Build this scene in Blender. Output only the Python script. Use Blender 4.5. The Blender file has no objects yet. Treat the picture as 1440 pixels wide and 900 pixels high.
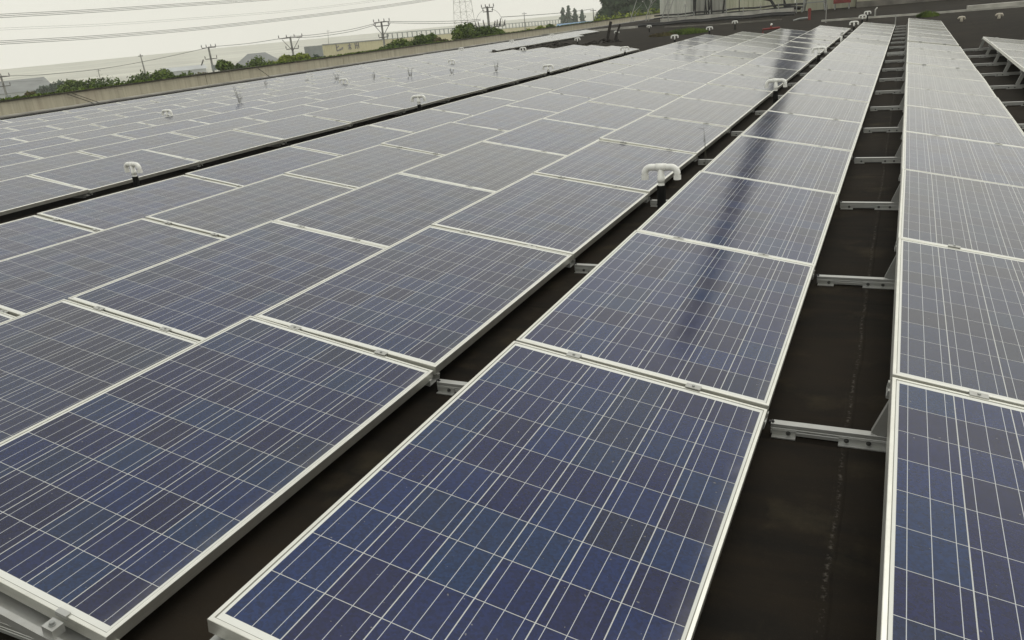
import bpy, math, random
from mathutils import Vector, Matrix
R = math.radians
C = bpy.context.scene.collection
sc = bpy.context.scene

# ------------------------------------------------------------------ camera
F = 1113.8 / 1440.0
YAW, PITCH, ROLL = R(26.8716), R(20.7792), R(5.52895)
EYE = Vector((0, 0, 1.485))
_cy, _sy, _cp, _sp = math.cos(YAW), math.sin(YAW), math.cos(PITCH), math.sin(PITCH)
_r = Vector((_cy, _sy, 0)); _f = Vector((-_sy * _cp, _cy * _cp, -_sp)); _d = _f.cross(_r)
_cr, _sr = math.cos(ROLL), math.sin(ROLL)
RIGHT = _cr * _r + _sr * _d; DOWN = -_sr * _r + _cr * _d; FWD = _f
cam_d = bpy.data.cameras.new('camera'); cam = bpy.data.objects.new('camera', cam_d); C.objects.link(cam)
cam_d.sensor_width = 36; cam_d.lens = 36 * F; cam_d.clip_start = 0.05; cam_d.clip_end = 9000
m = Matrix.Identity(4)
for i in range(3):
    m[i][0] = RIGHT[i]; m[i][1] = -DOWN[i]; m[i][2] = -FWD[i]; m[i][3] = EYE[i]
cam.matrix_world = m
sc.camera = cam

def at(px, py, dist):
    """the place seen at photo pixel (px, py), dist metres away over the ground"""
    v = RIGHT * ((px - 720) / 1113.8) + DOWN * ((py - 450) / 1113.8) + FWD
    return EYE + v * (dist / math.hypot(v.x, v.y))

# ------------------------------------------------------------------ world, sun
SUN_EL, SUN_AZ = R(58), R(35)
w = bpy.data.worlds.new('World'); sc.world = w; w.use_nodes = True
nt = w.node_tree; nt.nodes.clear()
out = nt.nodes.new('ShaderNodeOutputWorld')
sky = nt.nodes.new('ShaderNodeTexSky'); sky.sky_type = 'NISHITA'; sky.sun_disc = False
sky.sun_elevation = SUN_EL; sky.sun_rotation = SUN_AZ; sky.dust_density = 4
b1 = nt.nodes.new('ShaderNodeBackground'); b1.inputs['Strength'].default_value = 0.05
nt.links.new(sky.outputs[0], b1.inputs['Color'])
# closed cloud deck: almost even, a little brighter overhead
geo = nt.nodes.new('ShaderNodeTexCoord'); sep = nt.nodes.new('ShaderNodeSeparateXYZ')
nt.links.new(geo.outputs['Generated'], sep.inputs[0])
rmp = nt.nodes.new('ShaderNodeValToRGB')
rmp.color_ramp.elements[0].position = 0.0; rmp.color_ramp.elements[0].color = (0.665, 0.655, 0.595, 1)
rmp.color_ramp.elements[1].position = 0.9; rmp.color_ramp.elements[1].color = (0.80, 0.80, 0.77, 1)
e = rmp.color_ramp.elements.new(0.42); e.color = (0.70, 0.695, 0.63, 1)
e = rmp.color_ramp.elements.new(0.70); e.color = (0.47, 0.47, 0.43, 1)
nt.links.new(sep.outputs['Z'], rmp.inputs[0])
nz = nt.nodes.new('ShaderNodeTexNoise'); nz.inputs['Scale'].default_value = 1.6; nz.inputs['Detail'].default_value = 3
nt.links.new(geo.outputs['Generated'], nz.inputs['Vector'])
mr = nt.nodes.new('ShaderNodeMapRange'); mr.inputs['To Min'].default_value = 0.9; mr.inputs['To Max'].default_value = 1.08
nt.links.new(nz.outputs[0], mr.inputs['Value'])
b2 = nt.nodes.new('ShaderNodeBackground')
nt.links.new(rmp.outputs[0], b2.inputs['Color']); nt.links.new(mr.outputs[0], b2.inputs['Strength'])
mx = nt.nodes.new('ShaderNodeMixShader'); mx.inputs[0].default_value = 0.95
nt.links.new(b1.outputs[0], mx.inputs[1]); nt.links.new(b2.outputs[0], mx.inputs[2])
nt.links.new(mx.outputs[0], out.inputs[0])
sd = bpy.data.lights.new('sun', 'SUN'); sd.energy = 0.6; sd.angle = R(40); sd.color = (1, 0.96, 0.9)
so = bpy.data.objects.new('sun', sd); C.objects.link(so)
so.rotation_euler = (R(90) - SUN_EL, 0, -SUN_AZ + R(180)); so.location = (0, 0, 50)
sc.view_settings.view_transform = 'Standard'; sc.view_settings.look = 'None'
sc.view_settings.exposure = 0.48; sc.view_settings.gamma = 1.0
sc.view_settings.use_curve_mapping = False
sc.cycles.max_bounces = 8; sc.cycles.volume_bounces = 3

# ------------------------------------------------------------------ materials
class N:
    def __init__(s, name):
        s.m = bpy.data.materials.new(name); s.m.use_nodes = True
        s.t = s.m.node_tree; s.b = s.t.nodes['Principled BSDF']
    def n(s, typ, **kw):
        o = s.t.nodes.new(typ)
        for k, v in kw.items(): setattr(o, k, v)
        return o
    def l(s, a, b): s.t.links.new(a, b)
    def v(s, sock, val):
        if hasattr(val, 'is_output') or isinstance(val, bpy.types.NodeSocket): s.l(val, sock)
        else: sock.default_value = val
    def math(s, op, a, b=0.0, c=None):
        o = s.n('ShaderNodeMath', operation=op); s.v(o.inputs[0], a); s.v(o.inputs[1], b)
        if c is not None: s.v(o.inputs[2], c)
        return o.outputs[0]
    def mix(s, fac, a, b, blend='MIX'):
        o = s.n('ShaderNodeMix', data_type='RGBA', blend_type=blend)
        s.v(o.inputs[0], fac); s.v(o.inputs[6], a); s.v(o.inputs[7], b)
        return o.outputs[2]
    def noise(s, vec, scale, detail=3, rough=0.55):
        o = s.n('ShaderNodeTexNoise'); o.inputs['Scale'].default_value = scale
        o.inputs['Detail'].default_value = detail; o.inputs['Roughness'].default_value = rough
        if vec is not None: s.l(vec, o.inputs['Vector'])
        return o.outputs[0]
    def ramp(s, fac, stops):
        o = s.n('ShaderNodeValToRGB'); s.l(fac, o.inputs[0]); cr = o.color_ramp
        while len(cr.elements) < len(stops): cr.elements.new(0.5)
        for e, (p, c) in zip(cr.elements, stops):
            e.position = p; e.color = (c[0], c[1], c[2], 1)
        return o.outputs[0]
    def mapr(s, v, a, b, c, d):
        o = s.n('ShaderNodeMapRange'); s.l(v, o.inputs[0])
        for i, x in enumerate((a, b, c, d)): o.inputs[i + 1].default_value = x
        return o.outputs[0]
    def objc(s, scale=(1, 1, 1)):
        t = s.n('ShaderNodeTexCoord'); mp = s.n('ShaderNodeMapping'); mp.inputs['Scale'].default_value = scale
        s.l(t.outputs['Object'], mp.inputs[0]); return mp.outputs[0]
    def bump(s, h, strength=0.3, dist=0.01):
        o = s.n('ShaderNodeBump'); o.inputs['Strength'].default_value = strength; o.inputs['Distance'].default_value = dist
        s.l(h, o.inputs['Height']); s.l(o.outputs[0], s.b.inputs['Normal'])
    def set(s, **kw):
        for k, v in kw.items(): s.v(s.b.inputs[k.replace('_', ' ')], v)

def c4(r, g, b): return (r, g, b, 1.0)

def simple(name, col, rough=0.6, metal=0.0, var=0.25, scale=6.0, spec=0.4):
    k = N(name); v = k.noise(k.objc(), scale, 4)
    a = tuple(x * (1 - var) for x in col); b = tuple(min(1, x * (1 + var)) for x in col)
    k.l(k.ramp(v, [(0.3, a), (0.7, b)]), k.b.inputs['Base Color'])
    k.set(Roughness=rough, Metallic=metal); k.b.inputs['Specular IOR Level'].default_value = spec
    return k.m

M = {}
def mat_cells():
    k = N('pv_cells'); tc = k.n('ShaderNodeTexCoord'); sp = k.n('ShaderNodeSeparateXYZ')
    k.l(tc.outputs['Object'], sp.inputs[0]); x, y = sp.outputs[0], sp.outputs[1]
    P = 0.1585; Q = 0.1588
    cu = k.math('ADD', k.math('DIVIDE', x, P), 3.0); cv = k.math('ADD', k.math('DIVIDE', y, Q), 5.0)
    fu = k.math('FRACT', cu); fv = k.math('FRACT', cv)
    du = k.math('MULTIPLY', k.math('MINIMUM', fu, k.math('SUBTRACT', 1.0, fu)), P)
    dv = k.math('MULTIPLY', k.math('MINIMUM', fv, k.math('SUBTRACT', 1.0, fv)), Q)
    gap = k.math('MAXIMUM', k.math('LESS_THAN', du, 0.0015), k.math('LESS_THAN', dv, 0.0010))
    bus = k.math('LESS_THAN', k.math('MULTIPLY', k.math('ABSOLUTE', k.math('SUBTRACT', k.math('FRACT', k.math('MULTIPLY', fu, 3.0)), 0.5)), P / 3), 0.00085)
    ax = k.math('ABSOLUTE', x); ay = k.math('ABSOLUTE', y)
    outx = k.math('GREATER_THAN', ax, 3 * P - 0.0005); outy = k.math('GREATER_THAN', ay, 5 * Q - 0.0005)
    outside = k.math('MAXIMUM', outx, outy)
    seal_shade = k.math('MAXIMUM', k.math('GREATER_THAN', ax, 0.496 - 0.0135), k.math('GREATER_THAN', ay, 0.825 - 0.0135))
    oi = k.n('ShaderNodeObjectInfo'); rnd = oi.outputs['Random']
    cmb = k.n('ShaderNodeCombineXYZ'); k.l(k.math('FLOOR', cu), cmb.inputs[0]); k.l(k.math('FLOOR', cv), cmb.inputs[1])
    k.l(k.math('MULTIPLY', rnd, 97.0), cmb.inputs[2])
    wn = k.n('ShaderNodeTexWhiteNoise'); k.l(cmb.outputs[0], wn.inputs['Vector'])
    cell = k.ramp(wn.outputs['Value'], [(0.0, (0.0065, 0.0095, 0.046)), (0.3, (0.0050, 0.0105, 0.062)), (0.62, (0.0045, 0.0170, 0.082)), (0.85, (0.0050, 0.0230, 0.080)), (1.0, (0.0075, 0.0120, 0.044))])
    vor = k.n('ShaderNodeTexVoronoi'); vor.inputs['Scale'].default_value = 150
    k.l(tc.outputs['Object'], vor.inputs['Vector'])
    sepc = k.n('ShaderNodeSeparateColor'); k.l(vor.outputs['Color'], sepc.inputs[0])
    grain = k.mapr(sepc.outputs[0], 0, 1, 0.68, 1.32)
    gcol = k.n('ShaderNodeCombineColor')
    for i in range(3): k.l(grain, gcol.inputs[i])
    cell = k.mix(1.0, cell, gcol.outputs[0], 'MULTIPLY')
    # batches of modules differ in tint
    cell = k.mix(k.mapr(rnd, 0, 1, 0.0, 0.45), cell, c4(0.013, 0.017, 0.026))
    col = k.mix(bus, cell, c4(0.52, 0.54, 0.56))
    col = k.mix(gap, col, c4(0.50, 0.51, 0.50))
    col = k.mix(outside, col, c4(0.70, 0.71, 0.67))
    col = k.mix(seal_shade, col, c4(0.20, 0.20, 0.17))  # seal line, with the shade of the groove by the lip painted in
    # dust film: thicker along the low edge, streaked down the slope, and per module
    shift = k.n('ShaderNodeVectorMath', operation='ADD'); k.l(tc.outputs['Object'], shift.inputs[0])
    sc3 = k.n('ShaderNodeCombineXYZ'); k.l(k.math('MULTIPLY', rnd, 31.0), sc3.inputs[0]); k.l(k.math('MULTIPLY', rnd, 57.0), sc3.inputs[1])
    k.l(sc3.outputs[0], shift.inputs[1])
    mp = k.n('ShaderNodeMapping'); mp.inputs['Scale'].default_value = (0.8, 3.0, 1); k.l(shift.outputs[0], mp.inputs[0])
    d1 = k.mapr(k.noise(mp.outputs[0], 2.2, 5, 0.6), 0.40, 0.80, 0.0, 0.022)
    low = k.math('MULTIPLY', k.mapr(x, 0.425, 0.487, 0.0, 1.0), k.mapr(k.noise(shift.outputs[0], 9, 4), 0.3, 0.7, 0.02, 0.22))
    base = k.math('ADD', k.math('MULTIPLY', k.math('POWER', rnd, 2.5), 0.085), 0.003)
    dust = k.math('ADD', k.math('ADD', d1, low), base)
    spots = k.math('MULTIPLY', k.math('GREATER_THAN', k.noise(shift.outputs[0], 75, 1), 0.775), 0.35)
    dust = k.math('ADD', dust, spots)
    col = k.mix(dust, col, c4(0.36, 0.345, 0.30))
    k.l(col, k.b.inputs['Base Color'])
    k.l(k.mapr(k.noise(shift.outputs[0], 4, 4), 0.3, 0.7, 0.085, 0.15), k.b.inputs['Roughness'])
    k.b.inputs['IOR'].default_value = 1.53
    k.b.inputs['Sheen Weight'].default_value = 0.05; k.b.inputs['Sheen Roughness'].default_value = 0.35; k.b.inputs['Sheen Tint'].default_value = (1, 0.98, 0.9, 1)
    k.bump(k.noise(shift.outputs[0], 260, 2), 0.06, 0.001)
    return k.m

def mat_roof():
    k = N('bitumen'); tc = k.n('ShaderNodeTexCoord'); o = tc.outputs['Object']
    sp = k.n('ShaderNodeSeparateXYZ'); k.l(o, sp.inputs[0])
    big = k.noise(o, 0.55, 5, 0.6); med = k.noise(o, 3.2, 5, 0.65)
    mp = k.n('ShaderNodeMapping'); mp.inputs['Scale'].default_value = (1, 5, 1); k.l(o, mp.inputs[0])
    strk = k.noise(mp.outputs[0], 2.4, 5, 0.6)
    col = k.ramp(big, [(0.3, (0.0100, 0.0096, 0.0088)), (0.5, (0.0150, 0.0135, 0.0115)), (0.7, (0.030, 0.0245, 0.0185))])
    col = k.mix(k.mapr(strk, 0.35, 0.75, 0, 0.75), col, c4(0.025, 0.0195, 0.0135))
    col = k.mix(k.mapr(med, 0.55, 0.75, 0, 0.6), col, c4(0.050, 0.042, 0.026))
    # lapped sheets one metre wide: a wavering line of torn grit along every lap
    wob = k.math('MULTIPLY', k.math('SUBTRACT', k.noise(o, 2.5, 3), 0.5), 0.03)
    u = k.math('FRACT', k.math('ADD', k.math('ADD', sp.outputs[0], wob), 200.085))
    d = k.math('MINIMUM', u, k.math('SUBTRACT', 1.0, u))
    line = k.mapr(d, 0.0, 0.009, 1, 0)
    grit = k.mapr(k.noise(o, 55, 3, 0.7), 0.50, 0.62, 0, 1)
    col = k.mix(k.math('MULTIPLY', k.math('MULTIPLY', line, grit), 0.42), col, c4(0.17, 0.155, 0.13))
    edge = k.mapr(d, 0.012, 0.02, 1, 0)
    # end laps
    row = k.math('FLOOR', k.math('ADD', sp.outputs[0], 200.085))
    cb = k.n('ShaderNodeCombineXYZ'); k.l(row, cb.inputs[0]); wn = k.n('ShaderNodeTexWhiteNoise'); k.l(cb.outputs[0], wn.inputs['Vector'])
    vv = k.math('FRACT', k.math('ADD', k.math('DIVIDE', k.math('ADD', sp.outputs[1], wob), 4.5), k.math('MULTIPLY', wn.outputs['Value'], 1.0)))
    lap = k.mapr(vv, 0.0, 0.006, 1, 0)
    col = k.mix(k.math('MULTIPLY', lap, 0.7), col, c4(0.006, 0.006, 0.0055))
    fines = k.noise(o, 240, 2, 0.7)
    col = k.mix(k.mapr(fines, 0.62, 0.75, 0, 0.35), col, c4(0.060, 0.050, 0.036))
    k.l(col, k.b.inputs['Base Color']); k.set(Roughness=0.8); k.b.inputs['Specular IOR Level'].default_value = 0.03
    h = k.math('ADD', k.math('MULTIPLY', fines, 0.3), k.math('ADD', k.math('MULTIPLY', edge, 0.8), k.math('MULTIPLY', med, 1.2)))
    k.bump(h, 0.5, 0.006)
    return k.m

def mat_alu(name, col, rough, dirt, metal=0.5):
    k = N(name); o = k.objc()
    v = k.noise(o, 14, 5, 0.6); c = k.mix(k.mapr(v, 0.4, 0.8, 0, dirt), c4(*col), c4(0.30, 0.28, 0.22))
    s = k.objc((3, 3, 60)); c = k.mix(k.mapr(k.noise(s, 2, 3), 0.3, 0.7, 0, 0.12), c, c4(0.2, 0.2, 0.18))
    k.l(c, k.b.inputs['Base Color']); k.set(Metallic=metal, Roughness=rough)
    return k.m

def mat_concrete_wall():
    k = N('stained_concrete'); o = k.objc(); s = k.objc((1, 2.2, 0.12))
    c = k.ramp(k.noise(s, 1.8, 5, 0.65), [(0.25, (0.26, 0.235, 0.175)), (0.45, (0.40, 0.37, 0.285)), (0.6, (0.47, 0.44, 0.34)), (0.8, (0.54, 0.52, 0.43))])
    s2 = k.objc((1, 6, 0.3)); c = k.mix(k.mapr(k.noise(s2, 2.0, 4), 0.52, 0.75, 0, 0.55), c, c4(0.25, 0.225, 0.175))
    c = k.mix(k.mapr(k.noise(o, 0.35, 3), 0.55, 0.7, 0, 0.4), c, c4(0.36, 0.29, 0.23))
    k.l(c, k.b.inputs['Base Color']); k.set(Roughness=0.9); k.bump(k.noise(o, 12, 5), 0.4, 0.01)
    return k.m

def mat_foliage(name, a, b, c):
    k = N(name); g = k.n('ShaderNodeTexCoord'); v = k.noise(g.outputs['Object'], 1.1, 3)
    gm = k.n('ShaderNodeNewGeometry')
    v2 = k.math('ADD', k.math('MULTIPLY', v, 0.75), k.math('MULTIPLY', gm.outputs['Random Per Island'], 0.35))
    k.l(k.ramp(v2, [(0.28, a), (0.5, b), (0.75, c)]), k.b.inputs['Base Color'])
    k.set(Roughness=0.7); k.b.inputs['Specular IOR Level'].default_value = 0.25
    return k.m

def mat_sheet(name, cols, wave=5.0):
    """ribbed metal cladding with run-down dirt"""
    k = N(name); o = k.objc(); s = k.objc((4, 4, 0.25))
    c = k.ramp(k.noise(s, 1.2, 5, 0.6), [(0.3, cols[0]), (0.5, cols[1]), (0.7, cols[2])])
    c = k.mix(k.mapr(k.noise(o, 0.5, 4), 0.5, 0.75, 0, 0.45), c, c4(*cols[0]))
    k.l(c, k.b.inputs['Base Color']); k.set(Roughness=0.6)
    return k.m

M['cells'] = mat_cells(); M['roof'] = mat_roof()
M['frame'] = mat_alu('anodised_frame', (0.84, 0.84, 0.78), 0.36, 0.20, 0.82)
M['rail'] = mat_alu('rail_aluminium', (0.46, 0.465, 0.45), 0.38, 0.35)
M['steel'] = simple('galvanised_steel', (0.30, 0.31, 0.30), 0.5, 0.5, 0.3, 20)
M['bolt'] = simple('dark_bolt', (0.09, 0.09, 0.085), 0.45, 0.6, 0.2, 40)
M['pvc'] = simple('white_pvc', (0.82, 0.82, 0.78), 0.4, 0, 0.08, 9)
M['pvcold'] = simple('aged_pvc', (0.50, 0.46, 0.38), 0.6, 0, 0.2, 9)
M['wall'] = mat_concrete_wall()
M['cap'] = simple('mossy_coping', (0.050, 0.046, 0.033), 0.95, 0, 0.6, 2.5)
M['kerb'] = simple('pale_kerb', (0.42, 0.41, 0.37), 0.9, 0, 0.35, 1.5)
M['greykerb'] = simple('grey_kerb', (0.16, 0.15, 0.13), 0.9, 0, 0.4, 1.5)
M['ground'] = simple('hazed_fields', (0.42, 0.42, 0.365), 0.95, 0, 0.35, 0.01)  # kept very pale: horizon haze is put into the ground colour
M['dirt'] = simple('burnt_wood', (0.022, 0.018, 0.014), 0.9, 0, 0.5, 6)
M['black'] = simple('black_rubber', (0.018, 0.018, 0.018), 0.6, 0, 0.3, 4)
M['tar'] = simple('tar_wrap', (0.006, 0.006, 0.0055), 0.9, 0, 0.3, 4, 0.1)
M['conc'] = simple('pole_concrete', (0.21, 0.21, 0.20), 0.85, 0, 0.2, 3)
M['ins'] = simple('insulator', (0.09, 0.085, 0.085), 0.4, 0, 0.2, 3)
M['wire'] = simple('wire', (0.10, 0.10, 0.10), 0.7, 0, 0.1, 1)
M['bark'] = simple('bark', (0.07, 0.055, 0.04), 0.9, 0, 0.3, 3)
M['leafdark'] = mat_foliage('leaf_dark', (0.018, 0.034, 0.006), (0.050, 0.088, 0.013), (0.115, 0.170, 0.026))
M['leafmid'] = mat_foliage('leaf_mid', (0.028, 0.050, 0.008), (0.068, 0.112, 0.015), (0.15, 0.21, 0.03))
M['leafyel'] = mat_foliage('leaf_yellow', (0.075, 0.095, 0.010), (0.16, 0.20, 0.020), (0.27, 0.33, 0.04))
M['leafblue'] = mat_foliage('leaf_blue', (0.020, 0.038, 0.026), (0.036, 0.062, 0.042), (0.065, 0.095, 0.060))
M['leafwood'] = mat_foliage('leaf_wood', (0.008, 0.019, 0.008), (0.020, 0.042, 0.016), (0.050, 0.085, 0.034))
M['leafbrown'] = mat_foliage('leaf_brown', (0.045, 0.030, 0.014), (0.085, 0.065, 0.025), (0.12, 0.11, 0.035))
M['dry'] = simple('dry_stems', (0.10, 0.095, 0.07), 0.9, 0, 0.3, 20)
M['cream'] = mat_sheet('cream_render', ((0.34, 0.31, 0.17), (0.47, 0.43, 0.25), (0.55, 0.51, 0.33)))
M['greyside'] = simple('grey_gable', (0.20, 0.22, 0.22), 0.8, 0, 0.2, 0.5)
M['sheetw'] = mat_sheet('white_cladding', ((0.42, 0.43, 0.39), (0.60, 0.61, 0.55), (0.72, 0.73, 0.67)))
M['sheetg'] = mat_sheet('grey_cladding', ((0.26, 0.265, 0.24), (0.40, 0.40, 0.36), (0.52, 0.52, 0.47)))
M['sheetc'] = mat_sheet('cream_cladding', ((0.42, 0.43, 0.31), (0.54, 0.54, 0.41), (0.62, 0.62, 0.49)))
M['sheety'] = mat_sheet('pale_render', ((0.36, 0.35, 0.23), (0.43, 0.42, 0.30), (0.50, 0.48, 0.36)))
M['stack'] = simple('sooty_stack', (0.17, 0.17, 0.16), 0.7, 0, 0.4, 0.8)
M['red'] = simple('red_paint', (0.22, 0.035, 0.03), 0.6, 0, 0.35, 2)
M['blue'] = simple('blue_sheet', (0.16, 0.27, 0.42), 0.6, 0, 0.25, 0.4)
M['greyroof'] = simple('grey_roof', (0.19, 0.20, 0.20), 0.8, 0, 0.2, 0.3)
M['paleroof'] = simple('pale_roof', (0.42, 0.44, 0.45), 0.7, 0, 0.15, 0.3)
M['char'] = simple('sign_grey', (0.14, 0.13, 0.14), 0.8, 0, 0.1, 1)
M['tower'] = simple('tower_steel', (0.36, 0.36, 0.34), 0.7, 0.2, 0.1, 1)

# ------------------------------------------------------------------ mesh helpers
class MB:
    def __init__(s): s.v = []; s.f = []
    def box(s, c, d, rot=None, o=None):
        cx, cy, cz = c; dx, dy, dz = d[0] / 2, d[1] / 2, d[2] / 2; b = len(s.v)
        for X in (-dx, dx):
            for Y in (-dy, dy):
                for Z in (-dz, dz):
                    p = Vector((X, Y, Z))
                    if rot is not None: p = rot @ p
                    s.v.append((cx + p.x, cy + p.y, cz + p.z))
        for q in ((0, 1, 3, 2), (4, 6, 7, 5), (0, 4, 5, 1), (2, 3, 7, 6), (0, 2, 6, 4), (1, 5, 7, 3)):
            s.f.append(tuple(b + i for i in q))
        return s
    def tube(s, pts, rad, n=8, cap=True):
        pts = [Vector(p) for p in pts]; b0 = len(s.v)
        if not isinstance(rad, (list, tuple)): rad = [rad] * len(pts)
        for i, p in enumerate(pts):
            t = (pts[min(i + 1, len(pts) - 1)] - pts[max(i - 1, 0)]).normalized()
            a = t.cross(Vector((0, 0, 1)))
            if a.length < 1e-3: a = t.cross(Vector((0, 1, 0)))
            a.normalize(); c = t.cross(a)
            for k in range(n):
                g = 2 * math.pi * k / n
                s.v.append(tuple(p + (a * math.cos(g) + c * math.sin(g)) * rad[i]))
        for i in range(len(pts) - 1):
            for k in range(n):
                q = b0 + i * n
                s.f.append((q + k, q + (k + 1) % n, q + n + (k + 1) % n, q + n + k))
        if cap:
            s.f.append(tuple(b0 + k for k in range(n))[::-1]); e = b0 + (len(pts) - 1) * n
            s.f.append(tuple(e + k for k in range(n)))
        return s
    def poly(s, pts):
        b = len(s.v); s.v += [tuple(p) for p in pts]; s.f.append(tuple(range(b, b + len(pts)))); return s
    def extrude(s, prof, x0, x1, fn):
        """closed profile swept from x0 to x1; fn(x, a, b) -> point"""
        n = len(prof); b = len(s.v)
        for x in (x0, x1):
            for (a, c) in prof: s.v.append(tuple(fn(x, a, c)))
        for k in range(n): s.f.append((b + k, b + (k + 1) % n, b + n + (k + 1) % n, b + n + k))
        s.f.append(tuple(b + k for k in range(n))[::-1]); s.f.append(tuple(b + n + k for k in range(n)))
        return s
    def mesh(s, name, mat, smooth=False):
        me = bpy.data.meshes.new(name); me.from_pydata(s.v, [], s.f); me.materials.append(mat)
        me.update()
        if smooth:
            for p in me.polygons: p.use_smooth = True
        return me
    def build(s, name, mat, parent=None, smooth=False, loc=None):
        o = bpy.data.objects.new(name, s.mesh(name, mat, smooth)); C.objects.link(o)
        if parent is not None: o.parent = parent
        if loc is not None: o.location = loc
        return o

def empty(name, loc=(0, 0, 0), rot=(0, 0, 0)):
    o = bpy.data.objects.new(name, None); C.objects.link(o); o.location = loc; o.rotation_euler = rot
    o.empty_display_size = 0.1; return o
def tag(o, label=None, cat=None, group=None, kind=None):
    if label: o['label'] = label
    if cat: o['category'] = cat
    if group: o['group'] = group
    if kind: o['kind'] = kind
    return o
def copy_tree(o, parent=None):
    c = o.copy(); C.objects.link(c); c.parent = parent
    for ch in o.children: copy_tree(ch, c)
    return c
ORD = ['zeroth', 'first', 'second', 'third', 'fourth', 'fifth', 'sixth', 'seventh', 'eighth', 'ninth']
def nth(n):
    if n < 10: return ORD[n]
    return '%d%s' % (n, 'th' if 10 <= n % 100 <= 20 else {1: 'st', 2: 'nd', 3: 'rd'}.get(n % 10, 'th'))

# ------------------------------------------------------------------ setting
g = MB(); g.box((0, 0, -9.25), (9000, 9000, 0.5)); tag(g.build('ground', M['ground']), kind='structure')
g = MB(); g.box((8, 50, -4.491), (67.0, 130, 9.018)); tag(g.build('rooftop', M['roof']), kind='structure')

# haze: even pale air round everything
hz = MB(); hz.box((-50, 180, 20), (1100, 1100, 60.6))
hm = bpy.data.materials.new('haze_air'); hm.use_nodes = True; ht = hm.node_tree; ht.nodes.clear()
ho = ht.nodes.new('ShaderNodeOutputMaterial'); hv = ht.nodes.new('ShaderNodeVolumePrincipled')
hv.inputs['Color'].default_value = (1.0, 1.0, 0.96, 1); hv.inputs['Density'].default_value = 0.00065
hv.inputs['Anisotropy'].default_value = 0.3
ht.links.new(hv.outputs[0], ho.inputs['Volume'])
tag(hz.build('haze', hm), kind='stuff')

# parapet along the left edge of the roof
pw = empty('parapet_wall', (-25.2, 50, 0)); tag(pw, 'long stained beige concrete parapet wall with dark mossy top along the left roof edge', 'wall')
b = MB()
y = -12.0
while y < 113:
    b.box((-0.125, y + 4.6 - 50, 0.24), (0.25, 9.17, 0.48)); y += 9.2
b.build('concrete_panel', M['wall'], pw)
b = MB()
rr = random.Random(4)
y = -12.0
while y < 113:
    b.box((-0.125, y + 1.15 - 50, 0.507 + rr.uniform(-.004, .004)), (0.33, 2.28, 0.05)); y += 2.3
b.build('coping', M['cap'], pw)
b = MB(); b.box((0.16, 0, 0.045), (0.31, 124, 0.09)); b.build('base_ledge', M['kerb'], pw)
tag(MB().box((-24.58, 50, .025), (.58, 124, .05)).build('black_strip', M['black']), 'thin black strip along the foot of the parapet', 'gutter')  # plain black strip that draws the dark line at the parapet foot
# moss tufts on the coping
b = MB(); rr = random.Random(9)
for i in range(9000):
    yy = rr.uniform(8, 105); 
    if math.sin(yy * .9) + math.sin(yy * .37 + 1) < rr.uniform(-1.2, 1.2): continue
    xx = -rr.uniform(0.0, 0.28); s = rr.uniform(.02, .06)
    a = rr.uniform(0, 6.28); dx, dy = math.cos(a) * s, math.sin(a) * s
    z0 = 0.53
    b.poly([(xx - dx, yy - 50 - dy, z0), (xx + dx, yy - 50 + dy, z0), (xx + rr.uniform(-s, s), yy - 50, z0 + rr.uniform(.02, .09))])
o = b.build('moss', M['leafmid'], pw); o['kind'] = 'stuff'
b = MB(); b.tube([(-25.17, 18.55, 0.46), (-24.86, 19.2, 0.07)], 0.012, 6); b.tube([(-25.17, 18.75, 0.46), (-24.86, 19.4, 0.07)], 0.010, 6)
tag(b.build('cable', M['black']), 'pair of dark cables hanging slantwise down the parapet near its left end', 'cable')
b = MB(); b.tube([(-25.17, 27.8, 0.47), (-24.87, 28.1, 0.07)], 0.013, 6)
tag(b.build('cable', M['black']), 'single dark cable down the parapet below the grey hipped roof', 'cable')

# ------------------------------------------------------------------ solar panels
W, LEN, TH, PITCHY = 0.992, 1.65, R(9.82), 1.672
Y0, ZL = 2.615, 0.119
ct, st = math.cos(TH), math.sin(TH)

def panel_proto():
    root = empty('solar_panel')
    hx, hy = W / 2, LEN / 2
    prof = [(0, -0.040), (0, -0.0015), (0.0015, 0), (0.0105, 0), (0.011, -0.0008), (0.011, -0.040)]
    v = []; f = []; n = len(prof)
    for (sx, sy) in ((-1, -1), (1, -1), (1, 1), (-1, 1)):
        for (d, z) in prof: v.append((sx * (hx - d), sy * (hy - d), z))
    for c in range(4):
        for k in range(n):
            a, b2 = c * n + k, c * n + (k + 1) % n; e, g2 = ((c + 1) % 4) * n + (k + 1) % n, ((c + 1) % 4) * n + k
            f.append((a, g2, e, b2))
    mb = MB(); mb.v = v; mb.f = f; mb.build('frame', M['frame'], root)
    gx, gy = hx - 0.0112, hy - 0.0112
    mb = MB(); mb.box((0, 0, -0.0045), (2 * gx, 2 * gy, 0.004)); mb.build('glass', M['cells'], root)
    mb = MB(); mb.box((-0.30, 0, -0.020), (0.10, 0.12, 0.022)); mb.build('junction_box', M['black'], root)
    return root

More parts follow.
